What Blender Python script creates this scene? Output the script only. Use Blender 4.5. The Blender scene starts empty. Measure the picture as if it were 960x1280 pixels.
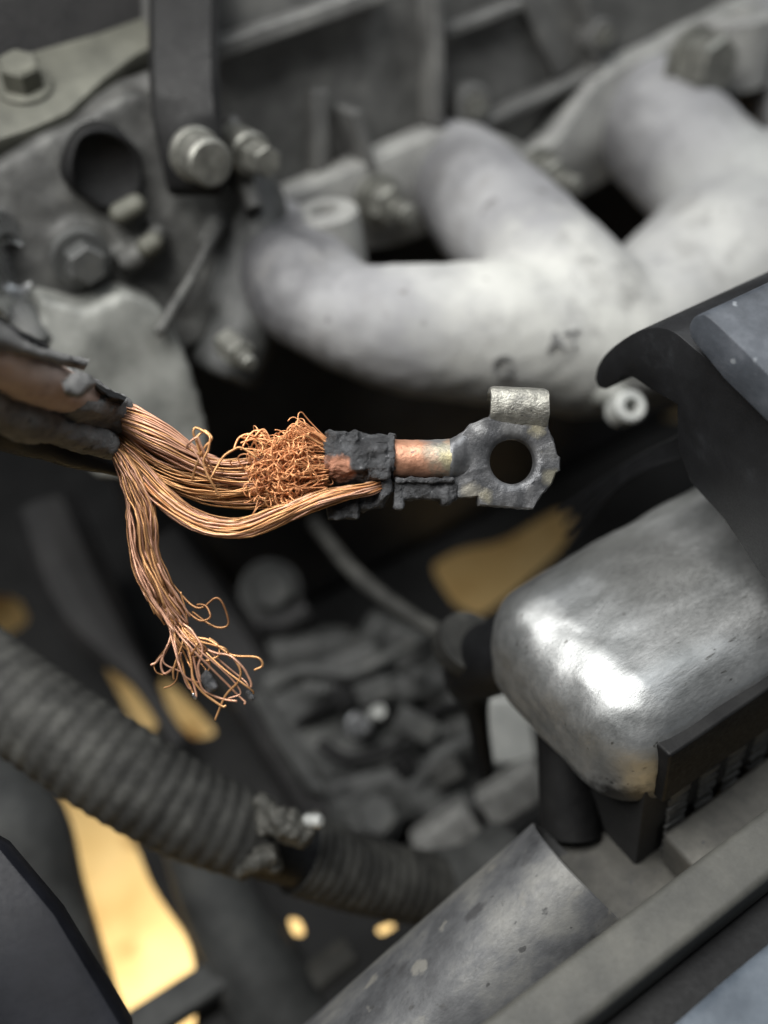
import bpy, bmesh, math, random
from mathutils import Vector, Matrix, noise, geometry
from mathutils.bvhtree import BVHTree

random.seed(7)
sc = bpy.context.scene
COL = sc.collection

# ------------------------------------------------------------------ frame
# Things are measured in a frame fixed to the photographer (cm: x right, y up, z towards the viewer)
# and turned into world metres.  EU, EV, EW are the axes of the car: along the engine, across it, up.
F = 1080.0
EU = Vector((.846, .412, -.332)).normalized()
EW = Vector((-.12, .76, .64)); EW = (EW - EU * EW.dot(EU)).normalized()
EV = EU.cross(EW)
ROT = Matrix((EU, -EV, EW))
CAM = Vector((0.0, 0.0, 0.78))


def P(px, py, d):
    return Vector(((px - 480) * d / F, (640 - py) * d / F, -d))


def Q(px, py, z=0.0):
    return Vector(((px - 480) / 45, (640 - py) / 45, -24 + z))


def W(p):
    return CAM + (ROT @ p) * 0.01


def WD(v):
    return (ROT @ v).normalized()


def on_plane(px, py, o, n):
    d = Vector(((px - 480) / F, (640 - py) / F, -1))
    return d * (o.dot(n) / d.dot(n))


# ------------------------------------------------------------------ camera, world, lamps, exposure
cam = bpy.data.cameras.new('camera')
camo = bpy.data.objects.new('camera', cam)
COL.objects.link(camo)
m = ROT.to_4x4(); m.translation = CAM
camo.matrix_world = m
cam.sensor_fit = 'HORIZONTAL'; cam.sensor_width = 36; cam.lens = 36 * F / 960
cam.clip_start = 0.005; cam.clip_end = 60
cam.dof.use_dof = True; cam.dof.focus_distance = 0.238; cam.dof.aperture_fstop = 4.8
sc.camera = camo

wd = bpy.data.worlds.new('World'); sc.world = wd; wd.use_nodes = True
wd.node_tree.nodes['Background'].inputs[0].default_value = (.55, .6, .66, 1)
wd.node_tree.nodes['Background'].inputs[1].default_value = 0.07


def area(name, pos, aim, size, power, color, sy=None):
    l = bpy.data.lights.new(name, 'AREA'); l.energy = power; l.color = color
    l.shape = 'RECTANGLE'; l.size = size; l.size_y = sy or size
    o = bpy.data.objects.new(name, l); COL.objects.link(o)
    a, b = W(pos), W(aim)
    o.location = a
    o.rotation_euler = (b - a).to_track_quat('-Z', 'Y').to_euler()
    return o


area('workshop_lamp', Vector((-20, 32, 10)), Vector((5, 0, -32)), .30, 5.0, (1, .99, .96), .44)
area('overhead_fill', Vector((40, 75, 10)), Vector((4, 0, -34)), .5, 2.8, (.93, .97, 1.0), .6)  # added soft fill from the upper right, not a known fixture
sc.view_settings.view_transform = 'Standard'; sc.view_settings.look = 'None'
sc.view_settings.exposure = 0.22; sc.view_settings.gamma = 1
sc.render.engine = 'CYCLES'
sc.cycles.use_denoising = True
sc.cycles.max_bounces = 6
sc.cycles.caustics_reflective = False


# ------------------------------------------------------------------ materials
def nd(nt, t, **kw):
    n = nt.nodes.new(t)
    for k, v in kw.items():
        setattr(n, k, v)
    return n


def mat(name, cols, scale=1.0, detail=5, rough=(.5, .7), metal=0.0, bump=.15, bscale=6.0,
        spots=None, patch=None, stretch=None, spec=.5, coat=0.0, grime=None):
    """cols: colour ramp stops over a noise; spots: (colour, scale, threshold); patch: list of (centre, radius, colour, edge)."""
    mt = bpy.data.materials.new(name); mt.use_nodes = True
    nt = mt.node_tree; L = nt.links.new
    b = nt.nodes['Principled BSDF']
    tc = nd(nt, 'ShaderNodeTexCoord')
    mp = nd(nt, 'ShaderNodeMapping'); L(tc.outputs['Object'], mp.inputs[0])
    s = stretch or (1, 1, 1)
    mp.inputs['Scale'].default_value = [100 * k for k in s]
    n1 = nd(nt, 'ShaderNodeTexNoise'); n1.inputs['Scale'].default_value = scale; n1.inputs['Detail'].default_value = detail
    n1.inputs['Roughness'].default_value = .62
    L(mp.outputs[0], n1.inputs['Vector'])
    r = nd(nt, 'ShaderNodeValToRGB'); e = r.color_ramp.elements
    while len(e) < len(cols):
        e.new(.5)
    for el, (p, c) in zip(e, cols):
        el.position = p; el.color = (*c, 1)
    L(n1.outputs['Fac'], r.inputs[0])
    col = r.outputs[0]
    n2 = nd(nt, 'ShaderNodeTexNoise'); n2.inputs['Scale'].default_value = bscale; n2.inputs['Detail'].default_value = 6
    n2.inputs['Roughness'].default_value = .7
    L(mp.outputs[0], n2.inputs['Vector'])
    for (c, ssc, th) in spots or []:
        n3 = nd(nt, 'ShaderNodeTexNoise'); n3.inputs['Scale'].default_value = ssc; n3.inputs['Detail'].default_value = 4
        L(mp.outputs[0], n3.inputs['Vector'])
        mr = nd(nt, 'ShaderNodeMapRange'); mr.inputs[1].default_value = th; mr.inputs[2].default_value = th + .06
        L(n3.outputs['Fac'], mr.inputs[0])
        mx = nd(nt, 'ShaderNodeMix', data_type='RGBA'); mx.inputs['B'].default_value = (*c, 1)
        L(mr.outputs[0], mx.inputs['Factor']); L(col, mx.inputs['A']); col = mx.outputs['Result']
    for (ctr, rad, c, edge) in patch or []:
        ds = nd(nt, 'ShaderNodeVectorMath', operation='DISTANCE')
        m2 = nd(nt, 'ShaderNodeMapping'); m2.inputs['Scale'].default_value = (100, 100, 100)
        L(tc.outputs['Object'], m2.inputs[0]); L(m2.outputs[0], ds.inputs[0]); ds.inputs[1].default_value = ctr
        ad = nd(nt, 'ShaderNodeMath', operation='MULTIPLY_ADD'); L(n1.outputs['Fac'], ad.inputs[0])
        kf = 4 if edge < 1 else 2.0; ad.inputs[1].default_value = edge * kf; L(ds.outputs['Value'], ad.inputs[2])
        mr = nd(nt, 'ShaderNodeMapRange'); mr.inputs[1].default_value = rad + edge * kf / 2 - edge * .5; mr.inputs[2].default_value = rad + edge * kf / 2 + edge * .5
        mr.inputs[3].default_value = 1; mr.inputs[4].default_value = 0
        L(ad.outputs[0], mr.inputs[0])
        mx = nd(nt, 'ShaderNodeMix', data_type='RGBA'); mx.inputs['B'].default_value = (*c, 1)
        L(mr.outputs[0], mx.inputs['Factor']); L(col, mx.inputs['A']); col = mx.outputs['Result']
    if grime:
        for (c, ssc, th) in grime:
            n3 = nd(nt, 'ShaderNodeTexNoise'); n3.inputs['Scale'].default_value = ssc; n3.inputs['Detail'].default_value = 8; n3.inputs['Roughness'].default_value = .7
            L(mp.outputs[0], n3.inputs['Vector'])
            mr = nd(nt, 'ShaderNodeMapRange'); mr.inputs[1].default_value = th; mr.inputs[2].default_value = th + .16; mr.inputs[4].default_value = .75
            L(n3.outputs['Fac'], mr.inputs[0])
            mx = nd(nt, 'ShaderNodeMix', data_type='RGBA'); mx.inputs['B'].default_value = (*c, 1)
            L(mr.outputs[0], mx.inputs['Factor']); L(col, mx.inputs['A']); col = mx.outputs['Result']
    L(col, b.inputs['Base Color'])
    rr = nd(nt, 'ShaderNodeMapRange'); rr.inputs[1].default_value = .3; rr.inputs[2].default_value = .7
    rr.inputs[3].default_value = rough[0]; rr.inputs[4].default_value = rough[1]
    L(n2.outputs['Fac'], rr.inputs[0]); L(rr.outputs[0], b.inputs['Roughness'])
    b.inputs['Metallic'].default_value = metal
    b.inputs['Specular IOR Level'].default_value = spec
    b.inputs['Coat Weight'].default_value = coat
    if bump:
        bp = nd(nt, 'ShaderNodeBump'); bp.inputs['Strength'].default_value = bump; bp.inputs['Distance'].default_value = .001
        L(n2.outputs['Fac'], bp.inputs['Height']); L(bp.outputs[0], b.inputs['Normal'])
    return mt


def g(v, r=1.0, b=1.0):
    return (v * r, v, v * b)


M = {}
M['cast_alu'] = mat('cast_aluminium', [(.3, (.3, .31, .31)), (.5, (.48, .49, .49)), (.7, (.66, .67, .67))], .8, detail=8, rough=(.36, .52), metal=.88, bump=.12, bscale=7,
                    spots=[((.2, .2, .19), 4, .68), ((.1, .1, .1), 2.0, .72)], stretch=(.5, 1.3, 1))
M['manifold'] = mat('heat_bleached_cast_iron', [(.3, (.2, .2, .21)), (.48, (.42, .42, .41)), (.62, (.62, .61, .57)), (.8, (.74, .72, .66))], .22, rough=(.55, .8), metal=.0, bump=.3, bscale=5,
                    spots=[((.2, .19, .19), 1.3, .64)])
M['cast_mark'] = mat('sooty_casting_mark', [(.3, (.2, .2, .2)), (.7, (.36, .36, .35))], 2, bump=.2)
M['head'] = mat('dirty_engine_aluminium', [(.3, (.07, .07, .068)), (.55, (.15, .15, .145)), (.75, (.24, .24, .225))], .35, rough=(.45, .7), metal=.3, bump=.3, bscale=5)
M['oily_shade'] = mat('oily_shade_black_iron', [(.3, (.012, .012, .013)), (.7, (.035, .034, .034))], .4, rough=(.45, .75), bump=.3, bscale=4)
M['grey_cast'] = mat('grimy_mid_grey_casting', [(.3, (.025, .025, .024)), (.5, (.065, .065, .062)), (.72, (.13, .13, .122))], .5, detail=7, rough=(.45, .7), metal=.2, bump=.35, bscale=6)
M['olive'] = mat('dusty_olive_aluminium', [(.3, (.055, .055, .045)), (.55, (.105, .105, .086)), (.75, (.165, .165, .135))], .4, rough=(.5, .75), metal=.2, bump=.25)
M['dark_olive'] = mat('grimy_olive_aluminium', [(.3, (.06, .06, .05)), (.6, (.12, .12, .1)), (.8, (.18, .18, .15))], .4, rough=(.5, .75), metal=.2, bump=.25)
M['pale_cast'] = mat('pale_cast_cover', [(.3, (.12, .124, .115)), (.5, (.22, .224, .208)), (.7, (.32, .324, .302))], .6, rough=(.45, .7), metal=.2, bump=.3, bscale=7)
M['bolt'] = mat('dull_steel', [(.3, (.11, .11, .1)), (.55, (.24, .24, .215)), (.75, (.36, .36, .33))], 1.2, rough=(.35, .6), metal=.6, bump=.2)
M['strap'] = mat('black_painted_steel', [(.35, (.006, .006, .0065)), (.7, (.016, .016, .016))], .5, rough=(.45, .7), bump=.15, spec=.22)
M['plastic'] = mat('black_moulded_plastic', [(.3, (.008, .0082, .009)), (.6, (.014, .0145, .016)), (.8, (.03, .032, .035))], .8, rough=(.36, .6), bump=.12, bscale=14, spec=.25)
M['dusty_plastic'] = mat('dusty_blue_black_plastic', [(.3, (.03, .035, .043)), (.55, (.06, .068, .082)), (.8, (.12, .13, .15))], .9, rough=(.4, .65), bump=.18, bscale=12,
                         spots=[((.2, .215, .235), 2.2, .66)])
M['rubber'] = mat('dusty_grey_rubber', [(.3, (.02, .02, .019)), (.5, (.043, .043, .04)), (.75, (.085, .085, .078))], .9, rough=(.6, .85), bump=.2, bscale=9, spec=.3)
M['dark_grey'] = mat('grimy_dark_grey_casting', [(.3, (.03, .031, .031)), (.55, (.075, .077, .075)), (.8, (.13, .13, .12))], .5, rough=(.45, .75), bump=.35, bscale=5)
M['grey_pipe'] = mat('grimy_grey_duct', [(.3, (.04, .041, .044)), (.45, (.09, .092, .096)), (.6, (.165, .164, .155)), (.8, (.22, .216, .196))], .55, detail=9, rough=(.42, .65), metal=.15, bump=.22, bscale=8,
                     spots=[((.05, .05, .052), .9, .6), ((.045, .045, .045), 3.5, .66), ((.17, .165, .15), 1.3, .62)], stretch=(.6, 1, 1))
M['rail'] = mat('dusty_grey_green_paint', [(.3, (.05, .05, .045)), (.55, (.08, .079, .07)), (.8, (.115, .112, .098))], .7, rough=(.5, .75), bump=.14, bscale=10)
M['dust'] = mat('dusty_brown_plate', [(.3, (.045, .044, .04)), (.55, (.08, .077, .068)), (.8, (.13, .125, .11))], .9, rough=(.6, .8), bump=.22, bscale=11,
                spots=[((.05, .05, .05), 4, .66)])
M['blue_paint'] = mat('chipped_blue_grey_paint', [(.35, (.07, .085, .105)), (.55, (.11, .13, .155)), (.7, (.16, .18, .21))], .6, rough=(.4, .6), bump=.1, spec=.3,
                      spots=[((.36, .32, .28), 1.0, .64)])
M['gloss_black'] = mat('glossy_dark_blue_paint', [(.3, (.006, .0065, .009)), (.7, (.014, .015, .02))], .5, rough=(.35, .5), bump=.06, spec=.15)
M['fin'] = mat('dusty_radiator_fins', [(.3, (.14, .14, .135)), (.5, (.28, .28, .27)), (.75, (.45, .45, .43))], 1.6, rough=(.4, .7), metal=.4, bump=.8, bscale=7, stretch=(1, 1, .5))
M['pale'] = mat('pale_grey_metal', [(.3, (.36, .37, .36)), (.7, (.62, .63, .6))], .5, rough=(.4, .65), metal=.2, bump=.2)
M['chrome'] = mat('bright_machined_steel', [(.3, (.45, .46, .47)), (.7, (.7, .71, .72))], .6, rough=(.18, .34), metal=.95, bump=.08)
M['floor'] = mat('yellow_ochre_floor', [(.3, (.55, .37, .17)), (.5, (.74, .56, .3)), (.7, (.84, .68, .42))], .09, detail=8, rough=(.5, .7), bump=.2, bscale=1, spots=[((.3, .17, .06), .12, .6), ((.2, .12, .05), .4, .66)])
M['tray'] = mat('black_shade_tray_and_core', [(.3, (.008, .008, .008)), (.7, (.02, .02, .02))], .3, rough=(.6, .8), bump=.1)
M['sheath'] = mat('cracked_grey_insulation', [(.3, (.08, .08, .081)), (.55, (.17, .17, .168)), (.8, (.28, .275, .27))], 1.6, detail=8, rough=(.4, .7), bump=.6, bscale=11, spots=[((.04, .04, .04), 2.2, .6)], stretch=(1, .6, 1.4))
M['pink_sheath'] = mat('faded_pink_insulation', [(.3, (.26, .19, .165)), (.5, (.46, .35, .3)), (.75, (.56, .45, .4))], .8, rough=(.45, .65), bump=.12, bscale=7)
M['char'] = mat('charred_black_lead', [(.28, (.018, .018, .02)), (.48, (.05, .051, .054)), (.62, (.11, .112, .118)), (.8, (.27, .27, .27))], 2.2, detail=8, rough=(.32, .65), metal=.25, bump=.9, bscale=12,
                spots=[((.25, .25, .26), 8, .68)])
M['lug'] = mat('tarnished_lead_terminal', [(.28, (.08, .082, .087)), (.48, (.17, .172, .178)), (.62, (.26, .26, .265)), (.8, (.4, .4, .39))], 1.5, detail=9, rough=(.3, .5), metal=.55, bump=.2, bscale=10,
               spots=[((.42, .38, .22), 2.0, .67), ((.03, .03, .035), 6, .66), ((.5, .5, .5), 9, .7)])
M['lug_bright'] = mat('worn_bright_terminal_metal', [(.28, (.16, .16, .15)), (.5, (.36, .35, .31)), (.7, (.55, .54, .48))], 1.8, detail=8, rough=(.24, .5), metal=.75, bump=.5, bscale=10,
                      spots=[((.1, .1, .1), 5, .64)], stretch=(1, 1, 2))
M['copper_a'] = mat('dull_pink_copper', [(.3, (.5, .27, .18)), (.6, (.74, .42, .28)), (.8, (.84, .54, .39))], 2.0, rough=(.34, .5), metal=.6, bump=.1, bscale=20)
M['copper_b'] = mat('golden_brown_copper', [(.3, (.46, .24, .1)), (.55, (.74, .4, .18)), (.8, (.86, .56, .3))], 1.6, rough=(.32, .48), metal=.65, bump=.1, bscale=20)
M['copper_c'] = mat('bright_orange_copper', [(.3, (.7, .3, .13)), (.55, (.88, .42, .19)), (.8, (.92, .54, .28))], 1.6, rough=(.34, .5), metal=.5, bump=.1, bscale=20)
M['copper_d'] = mat('dark_brown_copper', [(.3, (.2, .09, .04)), (.6, (.38, .2, .09)), (.8, (.5, .3, .14))], 1.6, rough=(.36, .5), metal=.65, bump=.1, bscale=20)
M['copper_e'] = mat('burnt_red_copper', [(.3, (.34, .11, .05)), (.6, (.55, .22, .1)), (.8, (.66, .32, .17))], 1.6, rough=(.36, .5), metal=.5, bump=.1, bscale=20)
M['clamp'] = mat('dusty_clamp_metal', [(.3, (.05, .05, .044)), (.55, (.1, .098, .087)), (.8, (.19, .185, .165))], 1.2, rough=(.5, .75), metal=.2, bump=.4, bscale=8)
M['brass'] = mat('dull_brass', [(.3, (.35, .25, .1)), (.7, (.6, .45, .2))], 1, rough=(.3, .5), metal=.7, bump=.1)


# ------------------------------------------------------------------ geometry helpers (photographer's frame, cm)
class MB:
    def __init__(s):
        s.v = []; s.f = []

    def add(s, vs, fs):
        o = len(s.v); s.v += [Vector(x) for x in vs]; s.f += [tuple(i + o for i in f) for f in fs]
        return s


def frames(pts):
    T = []
    for i in range(len(pts)):
        a = pts[max(i - 1, 0)]; b = pts[min(i + 1, len(pts) - 1)]
        t = b - a
        T.append(t.normalized() if t.length > 1e-9 else Vector((1, 0, 0)))
    n = T[0].orthogonal().normalized(); out = []
    for t in T:
        n = n - t * n.dot(t)
        n = n.normalized() if n.length > 1e-6 else t.orthogonal().normalized()
        out.append((t, n, t.cross(n)))
    return out


def tube(mb, pts, radii, n=12, cap=True, sq=None):
    fr = frames(pts); vs = []; fs = []
    if not hasattr(radii, '__len__'):
        radii = [radii] * len(pts)
    for i, (p, r) in enumerate(zip(pts, radii)):
        t, a, b = fr[i]
        for k in range(n):
            an = 2 * math.pi * k / n
            vs.append(p + a * (math.cos(an) * r) + b * (math.sin(an) * r))
    for i in range(len(pts) - 1):
        for k in range(n):
            k2 = (k + 1) % n
            fs.append((i * n + k, i * n + k2, (i + 1) * n + k2, (i + 1) * n + k))
    if cap:
        fs.append(tuple(range(n))[::-1]); e = (len(pts) - 1) * n; fs.append(tuple(range(e, e + n)))
    return mb.add(vs, fs)


def spline(pts, n):
    """Catmull-Rom through tuples of any length."""
    out = []; k = len(pts) - 1
    for j in range(n + 1):
        t = j / n * k; i = min(int(t), k - 1); f = t - i
        p0 = pts[max(i - 1, 0)]; p1 = pts[i]; p2 = pts[i + 1]; p3 = pts[min(i + 2, k)]
        out.append(tuple(.5 * (2 * b + (c - a) * f + (2 * a - 5 * b + 4 * c - d) * f * f + (3 * b - a - 3 * c + d) * f ** 3) for a, b, c, d in zip(p0, p1, p2, p3)))
    return out


def ptube(mb, path, n=40, sides=16, cap=True):
    """path of (px, py, depth, radius in px)"""
    s = spline(path, n)
    return tube(mb, [P(a, b, c) for a, b, c, r in s], [r * c / F for a, b, c, r in s], sides, cap)


def rev(mb, o, ax, prof, n=24, capa=True, capb=True, hexa=False):
    """prof of (distance along ax, radius)"""
    ax = ax.normalized(); a = (Vector((0, 1, 0)) - ax * ax.y).normalized(); b = ax.cross(a); vs = []; fs = []
    for (t, r) in prof:
        for k in range(n):
            an = 2 * math.pi * (k + .25) / n
            vs.append(o + ax * t + a * (r * math.cos(an)) + b * (r * math.sin(an)))
    m_ = len(prof)
    for i in range(m_ - 1):
        for k in range(n):
            k2 = (k + 1) % n
            fs.append((i * n + k, i * n + k2, (i + 1) * n + k2, (i + 1) * n + k))
    if capa: fs.append(tuple(range(n))[::-1])
    if capb: fs.append(tuple(range((m_ - 1) * n, m_ * n)))
    return mb.add(vs, fs)


def rbox(mb, c, ax, h, r=.1, arc=3, flat=2, lump=None):
    """rounded box: centre, three axes, half sizes, corner radius"""
    r = min(r, min(h) * .98); cs = []
    for k in range(3):
        i = h[k] - r
        l = [-i - r * math.tan(math.pi / 4 * (1 - j / arc)) for j in range(arc)]
        l += [-i + 2 * i * j / flat for j in range(flat + 1)]
        l += [i + r * math.tan(math.pi / 4 * (j + 1) / arc) for j in range(arc)]
        cs.append(l)
    idx = {}; vs = []; fs = []

    def vid(p):
        key = tuple(round(x, 5) for x in p)
        if key not in idx:
            q = Vector([max(-(h[k] - r), min(h[k] - r, p[k])) for k in range(3)])
            d = Vector(p) - q
            w_ = q + d.normalized() * r if d.length > 1e-9 else q
            w_ = c + ax[0] * w_.x + ax[1] * w_.y + ax[2] * w_.z
            idx[key] = len(vs); vs.append(w_)
        return idx[key]
    for k in range(3):
        a, b = (k + 1) % 3, (k + 2) % 3
        for s in (-1, 1):
            for i in range(len(cs[a]) - 1):
                for j in range(len(cs[b]) - 1):
                    q = []
                    for (ii, jj) in ((i, j), (i + 1, j), (i + 1, j + 1), (i, j + 1)):
                        p = [0, 0, 0]; p[k] = s * h[k]; p[a] = cs[a][ii]; p[b] = cs[b][jj]
                        q.append(vid(p))
                    fs.append(tuple(q if s > 0 else q[::-1]))
    if lump:
        amp, sca = lump
        vs = [v + Vector(noise.noise_vector(v * sca)) * amp for v in vs]
    return mb.add(vs, fs)


AX = (EU, EV, EW)
ID = (Vector((1, 0, 0)), Vector((0, 1, 0)), Vector((0, 0, 1)))


def prism(mb, pts, ext):
    n = len(pts); vs = list(pts) + [p + ext for p in pts]
    tri = geometry.tessellate_polygon([pts])
    fs = [tuple(t) for t in tri] + [tuple(i + n for i in t[::-1]) for t in tri]
    fs += [(i, (i + 1) % n, (i + 1) % n + n, i + n) for i in range(n)]
    return mb.add(vs, fs)


def slab_with_holes(mb, outer, holes, ext):
    loops = [outer] + holes; tri = geometry.tessellate_polygon(loops)
    flat = [p for l in loops for p in l]; n = len(flat)
    fs = [tuple(t) for t in tri] + [tuple(i + n for i in t[::-1]) for t in tri]; o = 0
    for l in loops:
        k = len(l)
        fs += [(o + i, o + (i + 1) % k, o + (i + 1) % k + n, o + i + n) for i in range(k)]
        o += k
    return mb.add(flat + [p + ext for p in flat], fs)


def remeshed(mb, voxel, smooth=6, disp=None, fac=.5):
    me = bpy.data.meshes.new('tmp'); me.from_pydata(mb.v, [], mb.f)
    bm = bmesh.new(); bm.from_mesh(me); bmesh.ops.recalc_face_normals(bm, faces=bm.faces); bm.to_mesh(me); bm.free()
    o = bpy.data.objects.new('tmp', me); COL.objects.link(o)
    md = o.modifiers.new('r', 'REMESH'); md.mode = 'VOXEL'; md.voxel_size = voxel
    if smooth:
        ms = o.modifiers.new('s', 'SMOOTH'); ms.iterations = smooth; ms.factor = fac
    dg = bpy.context.evaluated_depsgraph_get(); ev = o.evaluated_get(dg); m2 = ev.to_mesh()
    out = MB()
    nr = [v.normal.copy() for v in m2.vertices]
    vs = [v.co.copy() for v in m2.vertices]
    for amp, sca in disp or []:
        vs = [v + n_ * (noise.noise(v * sca) * amp) for v, n_ in zip(vs, nr)]
    out.add(vs, [tuple(p.vertices) for p in m2.polygons])
    ev.to_mesh_clear(); bpy.data.objects.remove(o); bpy.data.meshes.remove(me)
    return out


def build(name, mb, mt, parent=None, smooth=40, bevel=0, origin=None):
    ws = [W(v) for v in mb.v]
    if origin is not None:
        c = W(origin)
    else:
        lo = Vector([min(v[i] for v in ws) for i in range(3)]); hi = Vector([max(v[i] for v in ws) for i in range(3)])
        c = (lo + hi) / 2
        if parent is None: c.z = lo.z
    me = bpy.data.meshes.new(name); me.from_pydata([v - c for v in ws], [], mb.f)
    bm = bmesh.new(); bm.from_mesh(me); bmesh.ops.remove_doubles(bm, verts=bm.verts, dist=1e-6)
    bmesh.ops.recalc_face_normals(bm, faces=bm.faces)
    if bevel:
        bmesh.ops.dissolve_limit(bm, angle_limit=.02, verts=bm.verts, edges=bm.edges)
        es = [e for e in bm.edges if len(e.link_faces) == 2 and e.calc_face_angle(0) > .5]
        bmesh.ops.bevel(bm, geom=es, offset=bevel * .01, segments=2, profile=.5, affect='EDGES', clamp_overlap=True)
    bm.to_mesh(me); bm.free()
    me.shade_smooth()
    if smooth: me.set_sharp_from_angle(angle=math.radians(smooth))
    me.materials.append(M[mt])
    o = bpy.data.objects.new(name, me); COL.objects.link(o)
    if parent is not None:
        o.parent = parent
        o.location = c - world_of(parent)
    else:
        o.location = c
    return o


def world_of(o):
    l = o.location.copy()
    while o.parent is not None:
        o = o.parent; l = l + o.location
    return l


def tag(o, label=None, cat=None, group=None, kind=None):
    for k, v in (('label', label), ('category', cat), ('group', group), ('kind', kind)):
        if v: o[k] = v
    return o


def thing(name, label, cat, at, group=None):
    o = bpy.data.objects.new(name, None); COL.objects.link(o); o.location = W(at); o.empty_display_size = .02
    return tag(o, label, cat, group)


def bolt(parent, px, py, d, rp, ln, ax=None, mt='bolt', wash=1.35, sides=6, stud=0, name='bolt'):
    """hex bolt head on a washer, pointing along ax (across the engine by default)"""
    ax = ax or EV; o = P(px, py, d); r = rp * d / F
    mb = MB(); rev(mb, o, ax, [(0, r), (ln * .88, r), (ln, r * .86)], sides)
    if stud: rev(mb, o, ax, [(ln * .9, r * .5), (ln + stud, r * .5), (ln + stud + .08, r * .42)], 14)
    b = build(name, mb, mt, parent, 30)
    if wash:
        mb = MB(); rev(mb, o, ax, [(-.25, r * wash), (.06, r * wash), (.12, r * wash * .92)], 24)
        build('washer', mb, mt, b, 30)
    return b


# ================================================================== SETTING
fl = MB(); zc = -CAM.z * 100
inv = ROT.transposed()


def world_cm(x, y, z):
    return inv @ Vector((x, y, z))


fl.add([world_cm(x, y, zc) for x, y in ((-400, -400), (400, -400), (400, 400), (-400, 400))], [(0, 1, 2, 3)])
tag(build('floor', fl, 'floor', smooth=0), kind='structure')

# black undertray with openings to the floor, added to stand for deep shade
TO = P(480, 900, 52)
def on_tray(px, py): return on_plane(px, py, TO, EW)
def rounded(pts, n=5):
    out = []; k = len(pts)
    for i in range(k):
        a, b, c = Vector(pts[i - 1]), Vector(pts[i]), Vector(pts[(i + 1) % k])
        p, q = b.lerp(a, .33), b.lerp(c, .33)
        out += [tuple((p.lerp(b, t)).lerp(b.lerp(q, t), t)) for t in [j / (n - 1) for j in range(n)]]
    return out


holes = [
    [(60, 965), (110, 1000), (165, 1045), (190, 1110), (243, 1185), (246, 1300), (150, 1300), (110, 1150), (84, 1060)],
    [(-20, 742), (22, 746), (38, 775), (15, 792), (-20, 795)],
    [(126, 822), (158, 816), (178, 858), (200, 890), (192, 917), (168, 905), (140, 850)],
    [(196, 842), (228, 866), (275, 918), (240, 925), (212, 890)],
    [(536, 706), (572, 686), (628, 676), (700, 632), (724, 648), (700, 690), (640, 742), (600, 772), (566, 756)],
    [(359, 1146), (374, 1148), (382, 1168), (367, 1170)],
    [(468, 1160), (488, 1152), (496, 1158), (476, 1170)],
    [(419, 788), (431, 788), (431, 801), (419, 801)],
    [(796, 488), (864, 486), (866, 524), (800, 524)],
]
mb = MB()
slab_with_holes(mb, [on_tray(a, b) for a, b in ((-700, 1500), (1500, 1500), (2100, 240), (-900, 240))], [[on_tray(a, b) for a, b in rounded(h)] for h in holes], EW * -.15)
tag(build('shade_tray', mb, 'tray', smooth=20), 'added black undertray with openings showing the yellow floor below', 'shade_tray')

zf = inv @ Vector((0, 0, 1))
def on_floor(px, py): return on_plane(px, py, world_cm(0, 0, zc), EW)
lp = on_tray(110, 1180) - EW * 4
area('inspection_lamp', lp, lp - EW * 10, .3, 3.6, (1, .88, .64))

# ================================================================== ENGINE: head face, block, ribs, bolts
HO = P(600, 150, 45)
def on_head(px, py, off=0.0): return on_plane(px, py, HO + EV * off, EV)

eng = thing('engine', 'grimy grey engine side filling the background above and behind the pale manifold', 'engine', on_head(450, 330))
mb = MB(); prism(mb, [on_head(*p) for p in ((195, 300), (300, 260), (400, 235), (560, 200), (680, 205), (830, 120), (1250, -60), (1300, -500), (195, -500))], EV * -6)
build('cylinder_head', mb, 'head', eng, 30)
bc = on_head(420, 560, -4.8) + EU * 22; bc = bc + EW * (TO.dot(EW) + 22.6 - bc.dot(EW))
mb = MB(); rbox(mb, bc, AX, (36, 3, 22), .8)
build('cylinder_block', mb, 'oily_shade', eng, 30)  # oily, and black for the deep shade under the manifold


def rib(x0, y0, x1, y1, wpx, hgt, mt='head', name='rib'):
    a, b = on_head(x0, y0), on_head(x1, y1); t = (b - a).normalized(); s = EV.cross(t)
    mb = MB(); rbox(mb, (a + b) / 2 + EV * (hgt / 2 - .1), (t, EV, s), ((b - a).length / 2, hgt / 2 + .1, wpx * 45 / F / 2), .12, 2, 1)
    return build(name, mb, mt, eng, 30)


rib(240, 66, 470, -14, 16, 1.4)
rib(527, -40, 531, 152, 13, 1.5)
rib(420, 130, 450, 232, 12, 2.0)
rib(590, 152, 735, 84, 11, 1.2)
rib(735, 84, 716, -30, 9, 1.0)
rib(545, 40, 640, 4, 12, .9)
rib(392, 110, 396, 220, 20, .7)
rib(640, -30, 700, 90, 26, .5)
for px, py, rp in ((577, 128, 25), (735, 42, 20)):
    mb = MB(); rev(mb, on_head(px, py), EV, [(-.1, rp * .042), (1.0, rp * .042), (1.1, rp * .036)], 24); b = build('boss', mb, 'head', eng, 30)
    mb = MB(); rev(mb, on_head(px, py), EV, [(1.0, rp * .024), (1.5, rp * .024)], 6); build('screw_head', mb, 'bolt', b, 30)

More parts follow.
